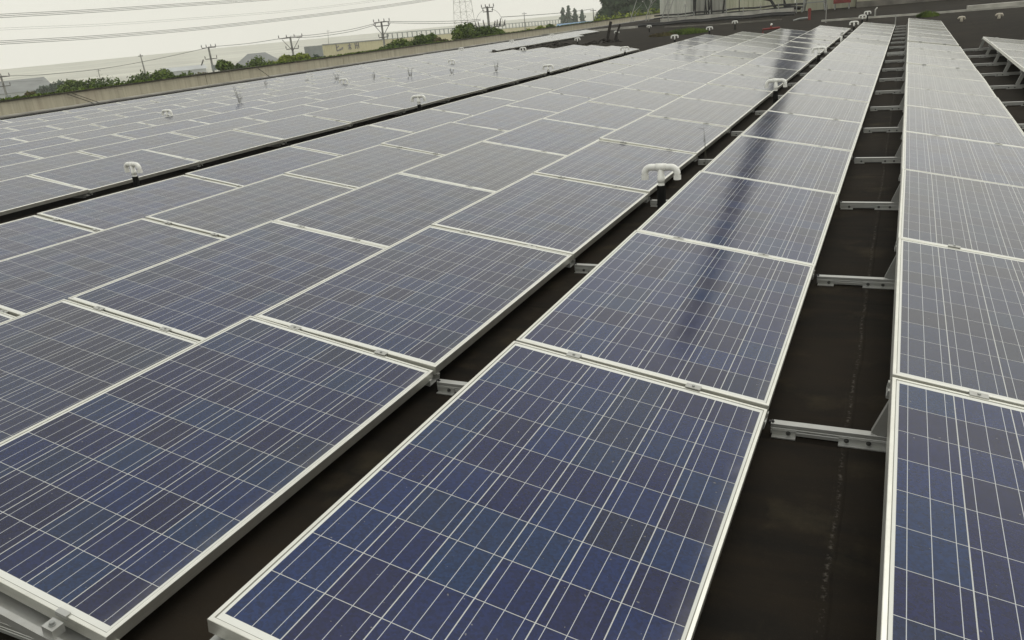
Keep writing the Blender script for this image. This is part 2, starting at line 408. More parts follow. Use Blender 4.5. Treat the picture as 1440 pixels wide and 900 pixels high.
rows = []   # (low edge x, first joint, last panel index, description, start index used for labels)
LOWX = {-1: 2.385, 0: 1.021, 1: -0.343, 2: -1.718, 3: -3.04, 4: -4.346, 5: -5.66}
rows.append((2.385, 4, 9, 'the short row at the right edge'))
rows.append((1.021, -2, 16, 'the row right of the wide rail gap'))
rows.append((-0.343, -1, 16, 'the row left of the wide rail gap'))
rows.append((-1.718, -1, 16, 'the first row left of the white vents'))
rows.append((-3.04, -2, 16, 'the second row left of the white vents'))
rows.append((-4.346, -2, 16, 'the third row left of the white vents'))
rows.append((-5.66, -1, 16, 'the row just right of the dark aisle'))
ends = [14, 15, 16, 16, 16, 16, 16, 26, 30]; starts = [0, 0, 1, 1, 2, 2, 3, 4, 4]
nm = ['the row just left of the dark aisle', 'the second row left of the dark aisle', 'the third row left of the dark aisle',
      'the fourth row left of the dark aisle', 'the fifth row left of the dark aisle', 'the sixth row left of the dark aisle',
      'the third row from the parapet', 'the second row from the parapet', 'the row nearest the parapet']
for k in range(9): rows.append((-8.17 - 1.33 * k, starts[k], ends[k], nm[k]))

rnd = random.Random(11)
proto = panel_proto(); first = True
def row_y(ri, j):                     # near joint of panel j
    y = Y0 + (j * 1.67)
    if ri == 1 and j >= 10: y += 0.42  # expansion gap part-way along
    return y
for ri, (lx, j0, j1, desc) in enumerate(rows):
    for j in range(j0, j1 + 1):
        o = proto if first else copy_tree(proto); first = False
        yc = row_y(ri, j) + 0.835
        o.location = (lx - W / 2 * ct, yc, ZL + W / 2 * st + rnd.uniform(-.0015, .0015))
        o.rotation_euler = (R(rnd.gauss(0, .22)), TH + R(rnd.gauss(0, .30)), R(rnd.gauss(0, .04)))
        k = j1 - j + 1
        if j0 + 2 > j and ri in (2, 3):
            lab = 'large blue panel at the near end of %s' % desc if j == j0 else 'blue panel, second from near end of %s' % desc
        elif k == 1: lab = 'solar panel at the far end of %s' % desc
        else: lab = 'solar panel, %s from far end of %s' % (nth(k), desc)
        tag(o, lab, 'solar panel', 'tilted solar panels laid out in rows on the roof')

# ------------------------------------------------------------------ mounting frames (one under every joint)
def sl(s, n):     # along slope from low edge (s >= 0 upwards), n above the panel top plane -> x, z
    return (-s * ct + n * st, ZL + s * st + n * ct)
def mount_proto(full):
    root = empty('mounting_frame')
    # slanted channel under the joint, open on top
    t = 0.003; hw = 0.042; top = -0.0402; bot = -0.068
    prof = [(-hw, bot), (hw, bot), (hw, top), (hw - .018, top), (hw - .018, top - t), (hw - t, top - t), (hw - t, bot + t),
            (-hw + t, bot + t), (-hw + t, top - t), (-hw + .018, top - t), (-hw + .018, top), (-hw, top)]
    mb = MB(); mb.extrude(prof, -0.004, W + 0.004, lambda s, a, c: (sl(s, c)[0], a, sl(s, c)[1]))
    mb.build('slanted_rail', M['rail'], root)
    rot = Matrix.Rotation(TH, 3, 'Y')
    for s in (0.27, 0.74):
        x, z = sl(s, 0.0017); mb = MB(); mb.box((x, 0, z), (0.055, 0.030, 0.003), rot)
        x, z = sl(s, -0.018); mb.box((x, 0, z), (0.055, 0.012, 0.034), rot)
        cl = mb.build('clamp', M['rail'], root)
        if full:
            mb = MB(); a = Vector((sl(s, .0032)[0], 0, sl(s, .0032)[1])); b_ = Vector((sl(s, .0075)[0], 0, sl(s, .0075)[1]))
            mb.tube([a, b_], 0.0055, 6); mb.build('bolt', M['steel'], cl)
    if not full: return root
    return root
def add_base(root, xl, own):
    """base rail from xl (rel. to own low edge) to own front foot, feet, rear leg"""
    mb = MB(); xr = -0.10
    prof = [(-.016, .025), (.016, .025), (.016, .063), (.0145, .0640), (-.0145, .0640), (-.016, .063), (-.016, .052), (-.0145, .0505), (-.0145, .0485), (-.016, .047), (-.016, .042), (-.0145, .0405), (-.0145, .0385), (-.016, .037)]
    mb.extrude(prof, xl, xr, lambda x, a, c: (x, a, c)); mb.build('base_rail', M['rail'], root)
    def foot(x0, x1, bolts):
        mb = MB(); mb.box(((x0 + x1) / 2, -.0182, .0315), (x1 - x0, .004, .023)); mb.box(((x0 + x1) / 2, -.0270, .0205), (x1 - x0, .0215, .004))
        f = mb.build('foot_bracket', M['rail'], root)
        for bx in bolts:
            mb = MB(); mb.tube([(bx, -.0203, .034), (bx, -.0213, .034)], 0.0085, 10); mb.tube([(bx, -.0214, .034), (bx, -.028, .034)], 0.0058, 6)
            mb.build('bolt', M['bolt'], f)
    hx = -W * ct
    foot(hx - 0.15, hx + 0.03, (hx - .125, hx - .055))
    if xl < -1.2: foot(xl + 0.005, xl + 0.085, (xl + .06,))
    # rear leg: channel leaning up to the high edge
    mb = MB()
    lo = Vector((hx - 0.030, 0, 0.0645)); hi = Vector((hx + 0.030, 0, ZL + (W - .03) * st - 0.062))
    u = (hi - lo).normalized(); sx = Vector((u.z, 0, -u.x))
    for (a, c, wx, wy) in ((0, -.012, .044, .003), (-.0205, .002, .003, .0248), (.0205, .002, .003, .0248)):
        pts = []
        for p in (lo, hi):
            for (ex, ey) in ((-wx / 2, -wy / 2), (wx / 2, -wy / 2), (wx / 2, wy / 2), (-wx / 2, wy / 2)):
                pts.append(tuple(p + sx * (a + ex) + Vector((0, c + ey, 0))))
        q = len(mb.v); mb.v += pts
        for fc in ((0, 1, 5, 4), (1, 2, 6, 5), (2, 3, 7, 6), (3, 0, 4, 7), (3, 2, 1, 0), (4, 5, 6, 7)): mb.f.append(tuple(q + i for i in fc))
    mb.build('rear_leg', M['rail'], root)
    mb = MB(); mb.tube([(0.003, 0, .062), (0.022, 0, .058)], 0.007, 8); mb.tube([(0.018, 0, .055), (0.018, -.01, .074)], 0.004, 6); mb.build('cable_clip', M['black'], root)

protos = {}
for ri, (lx, j0, j1, desc) in enumerate(rows):
    if ri == 0: left = 1.021
    elif ri < 6: left = rows[ri + 1][0]
    else: left = None
    key = round((left - lx) if left is not None else -9, 3)
    if ri >= 7: key = -99
    if key not in protos:
        p = mount_proto(ri < 7)
        if ri < 7: add_base(p, (left - lx + 0.012) if left is not None else -1.25, lx)
        else: add_base(p, -1.19, lx)
        protos[key] = [p, False]
    for j in range(j0, j1 + 2):
        P = protos[key]
        if not P[1] and not (j == j0 and ri in (2, 3)): o = P[0]; P[1] = True
        else: o = copy_tree(P[0])
        y = row_y(ri, j) if j <= j1 else row_y(ri, j1) + 1.67
        o.location = (lx, y, 0)
        k = j1 - j + 1
        if k == 0: lab = 'mounting frame under the far end of %s' % desc
        elif j == j0 and ri in (2, 3): lab = 'mounting frame under the near end of %s' % desc
        else: lab = 'mounting frame, %s joint from far end of %s' % (nth(k), desc)
        tag(o, lab, 'mounting frame', 'aluminium mounting frames under the panel joints')
        if j == j0 and ri in (2, 3):
            for ch in list(o.children):
                if ch.name.startswith('clamp'):
                    for g_ in list(ch.children): bpy.data.objects.remove(g_)
                    bpy.data.objects.remove(ch)
    if ri == 1:
        o = copy_tree(protos[key][0]); o.location = (lx, row_y(1, 9) + 1.67, 0)
        tag(o, 'aluminium mounting frame before the break in %s' % desc, 'mounting frame', 'aluminium mounting frames under the panel joints')
# end clamps with bolt at the near ends
def end_clamp(lx, y, s, lab):
    root = empty('end_clamp', (lx, y, 0)); rot = Matrix.Rotation(TH, 3, 'Y')
    mb = MB(); x, z = sl(s, -0.0255); mb.box((x, -.019, z), (0.040, 0.034, 0.029), rot)
    x, z = sl(s, -0.005); mb.box((x, .0075, z), (0.040, 0.004, 0.012), rot)
    x, z = sl(s, 0.0022); mb.box((x, .0135, z), (0.040, 0.016, 0.003), rot); mb.build('block', M['rail'], root)
    n0, n1, n2 = -.0110, -.0085, -.001
    mb = MB(); mb.tube([(sl(s, n0)[0], -.020, sl(s, n0)[1]), (sl(s, n1)[0], -.020, sl(s, n1)[1])], .0095, 14)
    mb.tube([(sl(s, n1)[0], -.020, sl(s, n1)[1]), (sl(s, n2)[0], -.020, sl(s, n2)[1])], .0065, 10); mb.build('bolt', M['steel'], root)
    tag(root, lab, 'clamp', 'end clamps on the nearest panels')
end_clamp(-1.718, row_y(3, -1) + 0.000, 0.16, 'bolted end clamp below the bottom left panel edge, nearest its corner')
end_clamp(-1.718, row_y(3, -1) + 0.000, 0.74, 'bolted end clamp on the bottom left panel edge, out past the frame edge')

# ------------------------------------------------------------------ white pipe vents
def vent_proto():
    root = empty('roof_vent')
    r = 0.024; zt = 0.395; hw = 0.118; br = 0.045
    mb = MB(); mb.tube([(0, 0, .10), (0, 0, zt)], r, 14); mb.tube([(0, 0, .285), (0, 0, .330)], r * 1.13, 14); mb.build('upright_pipe', M['pvc'], root, True)
    mb = MB(); mb.tube([(0, 0, 0), (0, 0, .02), (0, 0, .05), (0, 0, .265)], [.10, .07, .034, .031], 12); mb.build('bitumen_sleeve', M['tar'], root, True)
    def bend(sg):
        pts = [(sg * 0.02, 0, zt), (sg * (hw - br), 0, zt)]
        for i in range(1, 7):
            a = math.pi / 2 * i / 6; pts.append((sg * (hw - br + br * math.sin(a)), 0, zt - br + br * math.cos(a)))
        pts.append((sg * hw, 0, zt - 0.085)); return pts
    mb = MB(); mb.tube([(-.038, 0, zt), (.038, 0, zt)], r * 1.13, 14); mb.build('tee', M['pvc'], root, True)
    for sg in (-1, 1):
        mb = MB(); mb.tube(bend(sg), r, 14, cap=False); mb.tube([(sg * hw, 0, zt - .055), (sg * hw, 0, zt - .088)], r * 1.12, 14, cap=False)
        mb.build('elbow', M['pvc'], root, True)
    return root
vp = vent_proto(); used = False
gaps = [(-1.515, [(5.57, 0), (11.4, 3), (17.4, -3), (29.0, 2), (34.4, 0), (38.6, 3)], 'the narrow gap'),
        (-7.38, [(5.96, -8), (11.87, 4), (17.63, 0), (23.5, 5), (29.37, 0), (35.2, 0), (40.9, 0)], 'the dark aisle'),
        (-13.3, [(11.86, 0), (17.8, 5), (23.7, -5), (29.4, 0), (35.4, 0), (41.1, 0), (47.1, 0)], 'the left panel field'),
        (-18.98, [(34.9, 0), (40.6, 0), (46.3, 0)], 'the strip by the parapet')]
for gx, ys, ds in gaps:
    for i, (yy, a) in enumerate(ys):
        o = copy_tree(vp) if used else vp; used = True
        o.location = (gx, yy, -0.015 if gx < -12 else 0); o.rotation_euler = (0, 0, R(a))
        q = 'nearest' if i == 0 else ('farthest' if i == len(ys) - 1 else nth(i + 1) + ' nearest')
        tag(o, 'white double-elbow vent, %s in the line along %s' % (q, ds), 'pipe vent', 'white pipe vents standing up from the roof')
mb = MB(); mb.tube([(-1.5, 23.3, 0), (-1.5, 23.3, .34)], .024, 12); mb.tube([(-1.5, 23.3, .30), (-1.5, 23.3, .36), (-1.46, 23.2, .39)], .028, 12)
tag(mb.build('vent_stub', M['pvc'], None, True), 'white single vent pipe with one bent top between the rows near the far end', 'pipe vent')
mb = MB(); mb.tube([(-1.35, 42.6, 0), (-1.35, 42.6, .34), (-1.28, 42.5, .42)], .028, 12)
tag(mb.build('vent_stub', M['pvc'], None, True), 'white upright vent stub farthest back against the pale wall', 'pipe vent')
for (x, y, l) in ((1.63, 31.7, 'beige broken vent stub on the bare roof beyond the right rows, left one'), (2.72, 31.9, 'beige broken vent stub on the bare roof in the top right corner')):
    root = empty('broken_vent', (x, y, 0))
    mb = MB(); mb.tube([(0, 0, 0), (0.0, 0, .16)], .045, 10); mb.build('pipe', M['pvcold'], root, True)
    mb = MB(); mb.tube([(-.10, 0, .12), (-.06, 0, .17), (0, 0, .175), (.07, 0, .17), (.10, 0, .10)], .035, 10); mb.build('elbow', M['pvcold'], root, True)
    mb = MB(); mb.tube([(0, 0, 0.0), (0, 0, .03)], [.14, .08], 10); mb.build('collar', M['dirt'], root, True)
    tag(root, l, 'pipe vent', 'beige broken vents')

# ------------------------------------------------------------------ end of the roof: kerbs, pipes, sheds, stack
def strip(name, pts, wd, h, mat, lab, cat='kerb'):
    mb = MB()
    for (a, b_) in zip(pts, pts[1:]):
        a, b_ = Vector((a[0], a[1], 0)), Vector((b_[0], b_[1], 0)); d = b_ - a; ang = math.atan2(d.y, d.x)
        mb.box(((a.x + b_.x) / 2, (a.y + b_.y) / 2, h / 2), (d.length - .01, wd, h), Matrix.Rotation(ang, 3, 'Z'))
    return tag(mb.build(name, mat), lab, cat)
strip('roof_kerb', [(-14.0, 53.4), (-9.9, 50.0), (-6.4, 49.6)], .16, .09, M['greykerb'], 'thin grey kerb strip crossing the bare roof in front of the white shed')
strip('roof_kerb', [(-3.6, 42.0), (1.0, 40.6), (9, 40.4)], .12, .10, M['kerb'], 'thin pale kerb strip crossing the roof behind the right rows')
strip('roof_kerb', [(2.3, 41.3), (9, 41.9)], .5, .22, M['kerb'], 'thick beige concrete curb at the top right corner')
strip('roof_kerb', [(-17.0, 63.9), (-7.2, 61.6)], .5, .40, M['kerb'], 'long weathered concrete plinth below the cladding of the white shed')
strip('roof_step', [(-24.8, 58.6), (-17.4, 58.6)], .3, .16, M['kerb'], 'pale concrete step across the roof next to the parapet')

def ribbed(x0, x1, y0, z0, z1, mat, root, name, period=0.34):
    """ribbed sheet facing -y"""
    mb = MB(); prof = []; x = x0
    while x < x1 - 0.01:
        prof += [(x, 0), (min(x + period * .62, x1), 0), (min(x + period * .72, x1), -.045), (min(x + period * .9, x1), -.045)]
        x += period
    prof.append((x1, 0)); prof += [(x1, .1), (x0, .1)]
    pp = []
    for q in prof:
        if not pp or (abs(q[0] - pp[-1][0]) + abs(q[1] - pp[-1][1])) > 1e-4: pp.append(q)
    mb.extrude(pp, z0, z1, lambda z, a, c: (a, y0 + c, z)); return mb.build(name, mat, root)
sh = empty('white_shed', (-12, 66, 0)); tag(sh, 'weathered white ribbed metal shed standing on the far end of the roof', 'shed')
for (a, b_, mt, nmn) in ((-17.6, -15.1, 'sheetw', 'white_cladding'), (-15.08, -12.6, 'sheetg', 'grey_cladding'), (-12.58, -7.6, 'sheetc', 'cream_cladding')):
    ribbed(a + 12, b_ + 12, 0, 0.35, 4.6, M[mt], sh, nmn)
mb = MB(); mb.box((-5.66, 4, 2.45), (.12, 8, 4.3)); mb.build('end_wall', M['sheetw'], sh)
mb = MB(); mb.box((-.6, 4.1, 4.7), (10.4, 8.4, .14)); mb.build('roof', M['greyroof'], sh)
mb = MB(); mb.box((-.6, .12, .17), (10.2, .2, .34)); mb.build('base_wall', M['kerb'], sh)
lk = empty('link_building', (-5.5, 66, 0)); tag(lk, 'low pale block joining the ribbed shed and the smooth cream building', 'building')
mb = MB(); mb.box((0, .4, 1.1), (4.1, .6, 2.2)); mb.build('wall', M['sheetc'], lk)
mb = MB(); mb.box((0, .4, 2.26), (4.3, .9, .1)); mb.build('roof_edge', M['greyroof'], lk)
bl = empty('cream_building', (6, 63, 0)); tag(bl, 'low smooth pale cream rendered wall at the top right beyond the roof', 'building')
mb = MB(); mb.box((2.0, 4, 1.05), (22.4, 8, 2.1)); mb.build('wall', M['sheety'], bl)
mb = MB(); mb.box((2.0, -.06, .2), (22.4, .1, .4)); mb.build('plinth', M['greykerb'], bl)
mb = MB(); mb.box((2.0, 4, 2.19), (22.8, 8.4, .16)); mb.build('roof', M['greyroof'], bl)
# stack on legs
sk = empty('flue_stack', (-6.0, 64.0, 0)); tag(sk, 'tall sooty black flue stack on splayed legs between shed and cream building', 'chimney')
mb = MB(); mb.tube([(0, 0, 1.35), (0, 0, 1.9), (0, 0, 2.4), (0, 0, 31)], [.35, .75, .85, .80], 20); mb.build('flue', M['stack'], sk, True)
for i in range(4):
    a = R(45 + 90 * i); mb = MB(); mb.tube([(1.1 * math.cos(a), 1.1 * math.sin(a), 0), (.55 * math.cos(a), .55 * math.sin(a), 2.2)], .06, 8); mb.build('leg', M['steel'], sk)
mb = MB()
for z in (.6, 1.2):
    q = 1.1 - .25 * z
    for i in range(4):
        a, c = R(45 + 90 * i), R(135 + 90 * i); mb.tube([(q * math.cos(a), q * math.sin(a), z), (q * math.cos(c), q * math.sin(c), z)], .03, 6)
mb.build('bracing', M['steel'], sk)
mb = MB(); mb.tube([(-.9, -.5, .3), (-1.9, -.9, .5), (-2.2, -.9, 1.9), (-1.4, -.6, 2.5), (-.5, -.1, 2.6)], .14, 10); mb.tube([(-2.4, -.8, .2), (-2.9, -.8, 1.0), (-3.3, -.8, 1.1), (-3.6, -.8, 2.4)], .10, 10)
mb.build('duct', M['black'], sk, True)
# black pipe run on stands in front of the shed
pr = empty('pipe_run', (-12, 62, 0)); tag(pr, 'run of black pipes on low stands along the foot of the white shed', 'pipes')
def pline(y0, y1, z, r, nmn, x0=-17.8, x1=-6.6):
    mb = MB(); pts = [(x + 12, y0 + (y1 - y0) * (x - x0) / (x1 - x0) - 62 + .05 * math.sin(x * 1.3), z + .03 * math.sin(x * 2.1)) for x in [x0 + (x1 - x0) * i / 16 for i in range(17)]]
    mb.tube(pts, r, 8); return mb.build(nmn, M['black'], pr, True)
pline(64.6, 62.3, .62, .06, 'pipe'); pline(64.4, 62.1, .42, .05, 'pipe'); pline(60.4, 58.0, .20, .06, 'pipe'); pline(59.8, 57.4, .10, .08, 'pipe')
for i in range(9):
    x = -17 + i * 1.25; yy = 64.3 - 2.3 * (x + 17.8) / 11.2; mb = MB(); mb.box((x + 12, yy - 62, .36), (.06, .06, .72)); mb.build('stand', M['steel'], pr)
# cable bundles hanging on the grey cladding
cb_ = empty('cable_bundle', (-15, 65.7, 0)); tag(cb_, 'thick tangle of black cables hanging down the grey part of the shed', 'cables')
rr = random.Random(5)
for i in range(9):
    x = [0, .12, .22, .9, 1.02, 1.15, 1.3, 1.45, 2.35][i]; mb = MB()
    mb.tube([(x + rr.uniform(-.08, .08), -.15 - .03 * i % .1, z) for z in (0.3, 1.2, 2.1, 3.0, 4.2, 6.0)], .035 + .02 * (i % 3), 6); mb.build('cable', M['black'], cb_)
ld = empty('scaffold', (-16.9, 65.3, 0)); tag(ld, 'thin leaning metal scaffold ladder at the left corner of the white shed', 'ladder')
for dx in (0, .42):
    mb = MB(); mb.tube([(dx - .4, -1.1, 0), (dx + 1.0, 0.2, 4.2)], .035, 6); mb.build('side_rail', M['tower'], ld)
for i in range(12):
    t = .08 + i * .08; mb = MB(); p = Vector((-.4 + 1.4 * t, -1.1 + 1.3 * t, 4.2 * t)); mb.tube([p, p + Vector((.42, 0, 0))], .02, 6); mb.build('rung', M['tower'], ld)
for i, (x, hh, l) in enumerate(((-16.2, 1.5, 'thin pale post in front of the white cladding, left of the cables'), (-14.9, 1.1, 'short thin pale post in front of the black cables'), (-11.0, 2.0, 'dark lamp-like post before the cream cladding'))):
    root = empty('thin_post', (x, 62.6, 0)); mb = MB(); mb.tube([(0, 0, 0), (0, 0, hh)], .035, 8); mb.build('shaft', M['tower' if i < 2 else 'black'], root)
    mb = MB(); mb.tube([(0, 0, hh), (0, 0, hh + .18)], [.09, .05], 8); mb.build('cap', M['tower' if i < 2 else 'black'], root); tag(root, l, 'post')
# red cabinet and red valves
rc = empty('red_cabinet', (-4.1, 62.6, 0)); tag(rc, 'rusty red metal cabinet on legs beside the black flue stack', 'cabinet')
mb = MB(); mb.box((0, 0, 1.05), (1.1, .5, 1.3)); mb.build('body', M['red'], rc)
mb = MB(); mb.box((-.27, -.262, 1.05), (.5, .02, 1.2)); mb.build('door', M['red'], rc); mb = MB(); mb.box((.27, -.262, 1.05), (.5, .02, 1.2)); mb.build('door', M['red'], rc)
for sx in (-.45, .45): mb = MB(); mb.box((sx, 0, .2), (.08, .4, .4)); mb.build('leg', M['steel'], rc)
vv = empty('red_valve', (-4.55, 46.0, 0)); tag(vv, 'small red valve pipe standing behind the far row ends', 'valve')
mb = MB(); mb.tube([(0, 0, 0), (0, 0, .55)], .07, 10); mb.build('pipe', M['red'], vv); mb = MB(); mb.tube([(0, -.02, .50), (0, .02, .50)], .09, 14); mb.build('handwheel', M['red'], vv)
mb = MB(); mb.tube([(0, 0, .12), (-.5, .2, .10), (-.8, .2, 0.03)], .05, 8); mb.build('branch_pipe', M['steel'], vv)
v2 = empty('red_valve', (-4.7, 33.6, 0)); tag(v2, 'low tangle of red pipework just behind the panel ends', 'valve')
mb = MB(); mb.tube([(-.3, 0, 0), (-.3, 0, .2), (.3, .1, .22), (.32, .1, 0)], .04, 8); mb.tube([(0, 0, .2), (0, 0, .34)], .03, 8); mb.build('pipe', M['red'], v2)
mb = MB(); mb.tube([(0, 0, .34), (.03, -.05, .38)], .035, 8); mb.build('valve_handle', M['pvc'], v2)
# wire posts behind the rows
for (x, y, h, l) in ((-3.3, 40.5, .9, 'thin steel post of the roof wire behind the flue side rows'), (-.36, 32.2, .38, 'short pale post standing at the far end of the wide rail gap')):
    root = empty('thin_post', (x, y, 0)); mb = MB(); mb.tube([(0, 0, 0), (0, 0, h)], .018, 8); mb.build('shaft', M['tower'], root)
    mb = MB(); mb.box((0, 0, .01), (.12, .12, .02)); mb.build('base_plate', M['steel'], root); tag(root, l, 'post')

# leaning burnt boards and debris behind the left field
lb = empty('leaning_boards', (-12.6, 38.0, 0)); tag(lb, 'two charred dark boards leaning together on the bare roof behind the left field', 'boards')
rot = Matrix.Rotation(R(15), 3, 'Y')
mb = MB(); mb.box((-.15, .2, .44), (.12, .07, 0.98), rot); mb.build('board', M['dirt'], lb)
mb = MB(); mb.box((.25, .2, .36), (.09, .06, 0.86), Matrix.Rotation(R(24), 3, 'Y')); mb.build('board', M['dirt'], lb)
def pile(x, y, rx, ry, h, n, seed, lab):
    rr = random.Random(seed); mb = MB()
    for i in range(n):
        a = rr.uniform(0, 6.28); q = math.sqrt(rr.random()); px, py = rx * q * math.cos(a), ry * q * math.sin(a)
        mb.box((px, py, rr.uniform(.02, h * (1.05 - q))), (rr.uniform(.15, .6), rr.uniform(.03, .12), rr.uniform(.03, .10)), Matrix.Rotation(rr.uniform(0, 3.1), 3, 'Z') @ Matrix.Rotation(rr.uniform(-.5, .5), 3, 'Y'))
    o = mb.build('debris_heap', M['dirt'], None, loc=(x, y, 0)); tag(o, lab, 'debris'); return o
pile(-13.0, 37.4, 1.1, .5, .15, 60, 1, 'dark heap of burnt scraps at the foot of the leaning boards')
pile(-17.0, 35.0, .4, 2.2, .12, 40, 2, 'long dark heap of scraps between the left field and the far strip')
pile(-15.6, 38.2, .9, 1.2, .08, 26, 3, 'dark scraps on the bare roof left of the leaning boards')
# ------------------------------------------------------------------ vegetation
def leaf_mesh(name, seed, lobes, n, leaf, mat, up=0.0):
    rr = random.Random(seed); mb = MB(); tot = sum(l[3] ** 2 for l in lobes)
    for i in range(n):
        t = rr.uniform(0, tot)
        for l in lobes:
            t -= l[3] ** 2
            if t <= 0: break
        d = Vector((rr.gauss(0, 1), rr.gauss(0, 1), rr.gauss(0, 1))).normalized()
        q = l[3] * (0.35 + 0.85 * rr.random() ** .8)
        sz = l[4] if len(l) > 4 else 1.0
        p = Vector((l[0], l[1], l[2])) + Vector((d.x * q, d.y * q, d.z * q * sz))
        nrm = (d + Vector((rr.gauss(0, .6), rr.gauss(0, .6), rr.gauss(0, .6) + up))).normalized()
        a = nrm.cross(Vector((rr.gauss(0, 1), rr.gauss(0, 1), rr.gauss(0, 1)))).normalized(); c = nrm.cross(a)
        s = leaf * rr.uniform(.5, 1.3)
        mb.poly([p - a * s, p - c * s * .55, p + a * s, p + c * s * .55])
    return mb.mesh(name, mat)
def tree(px, py, D, wpx, hz_m, mat, lab, seed, cat='tree', group='trees and bushes beyond the parapet', n=900, name='tree', squash=.85):
    """crown top at pixel (px, py), D metres away; wpx crown width in photo pixels; hz_m crown height"""
    top = at(px, py, D); rad = wpx * D / 1113.8 / 2; rr = random.Random(seed)
    root = empty(name, (top.x, top.y, -9)); H = top.z + 9
    lobes = []; rad *= 1.30; vis = 2.0 if D < 85 else (2.6 if D < 120 else 5.0)
    for i in range(26 + int(rad * 6)):
        a = rr.uniform(0, 6.28); q = rad * rr.random() ** .5 * .80; lr = rad * rr.uniform(.22, .36)
        topz_ = H - (q / rad) ** 2 * rad * .75 - rr.uniform(0, .18) * rad
        lobes.append((q * math.cos(a), q * math.sin(a), topz_ - lr * .9 - (0 if i % 2 else rr.random() * vis * .8), lr, 1.0))
    leaf = max(.09, D * .0018)
    o = bpy.data.objects.new('crown', leaf_mesh('crown', seed, lobes, n, leaf, M[mat])); C.objects.link(o); o.parent = root
    mb = MB(); mb.tube([(0, 0, 0), (.1, 0, (H - hz_m) * .6), (0, .1, H - hz_m * .6)], [.28, .2, .1], 8)
    for l in lobes[:4]: mb.tube([(0, .05, H - hz_m * .95), (l[0] * .5, l[1] * .5, (H - hz_m * .8 + l[2]) / 2), (l[0], l[1], l[2])], [.1, .06, .03], 5)
    mb.build('trunk', M['bark'], root)
    tag(root, lab, cat, group); return root
def conifer(px, py, D, wpx, hh, mat, lab, seed, group, n=900):
    top = at(px, py, D); rad = wpx * D / 1113.8 / 2; rr = random.Random(seed); root = empty('conifer', (top.x, top.y, -9)); H = top.z + 9
    mb = MB(); leaf = max(.16, D * .0019)
    for i in range(n):
        t = rr.random() ** .75; z = H - t * hh; q = rad * (.08 + t ** .8 * .9) * rr.uniform(.35, 1.08) * (0.8 + .3 * math.sin(t * 38 + seed)); a = rr.uniform(0, 6.28)
        p = Vector((q * math.cos(a), q * math.sin(a), z)); nrm = Vector((math.cos(a), math.sin(a), rr.uniform(.2, 1.2))).normalized()
        u = nrm.cross(Vector((rr.gauss(0, 1), rr.gauss(0, 1), rr.gauss(0, 1)))).normalized(); c = nrm.cross(u); s = leaf * rr.uniform(.6, 1.3)
        mb.poly([p - u * s, p - c * s * .5, p + u * s, p + c * s * .5])
    mb.build('crown', M[mat], root)
    mb = MB(); mb.tube([(0, 0, 0), (0, 0, H - .5)], [.3, .05], 8); mb.build('trunk', M['bark'], root); tag(root, lab, 'tree', group); return root
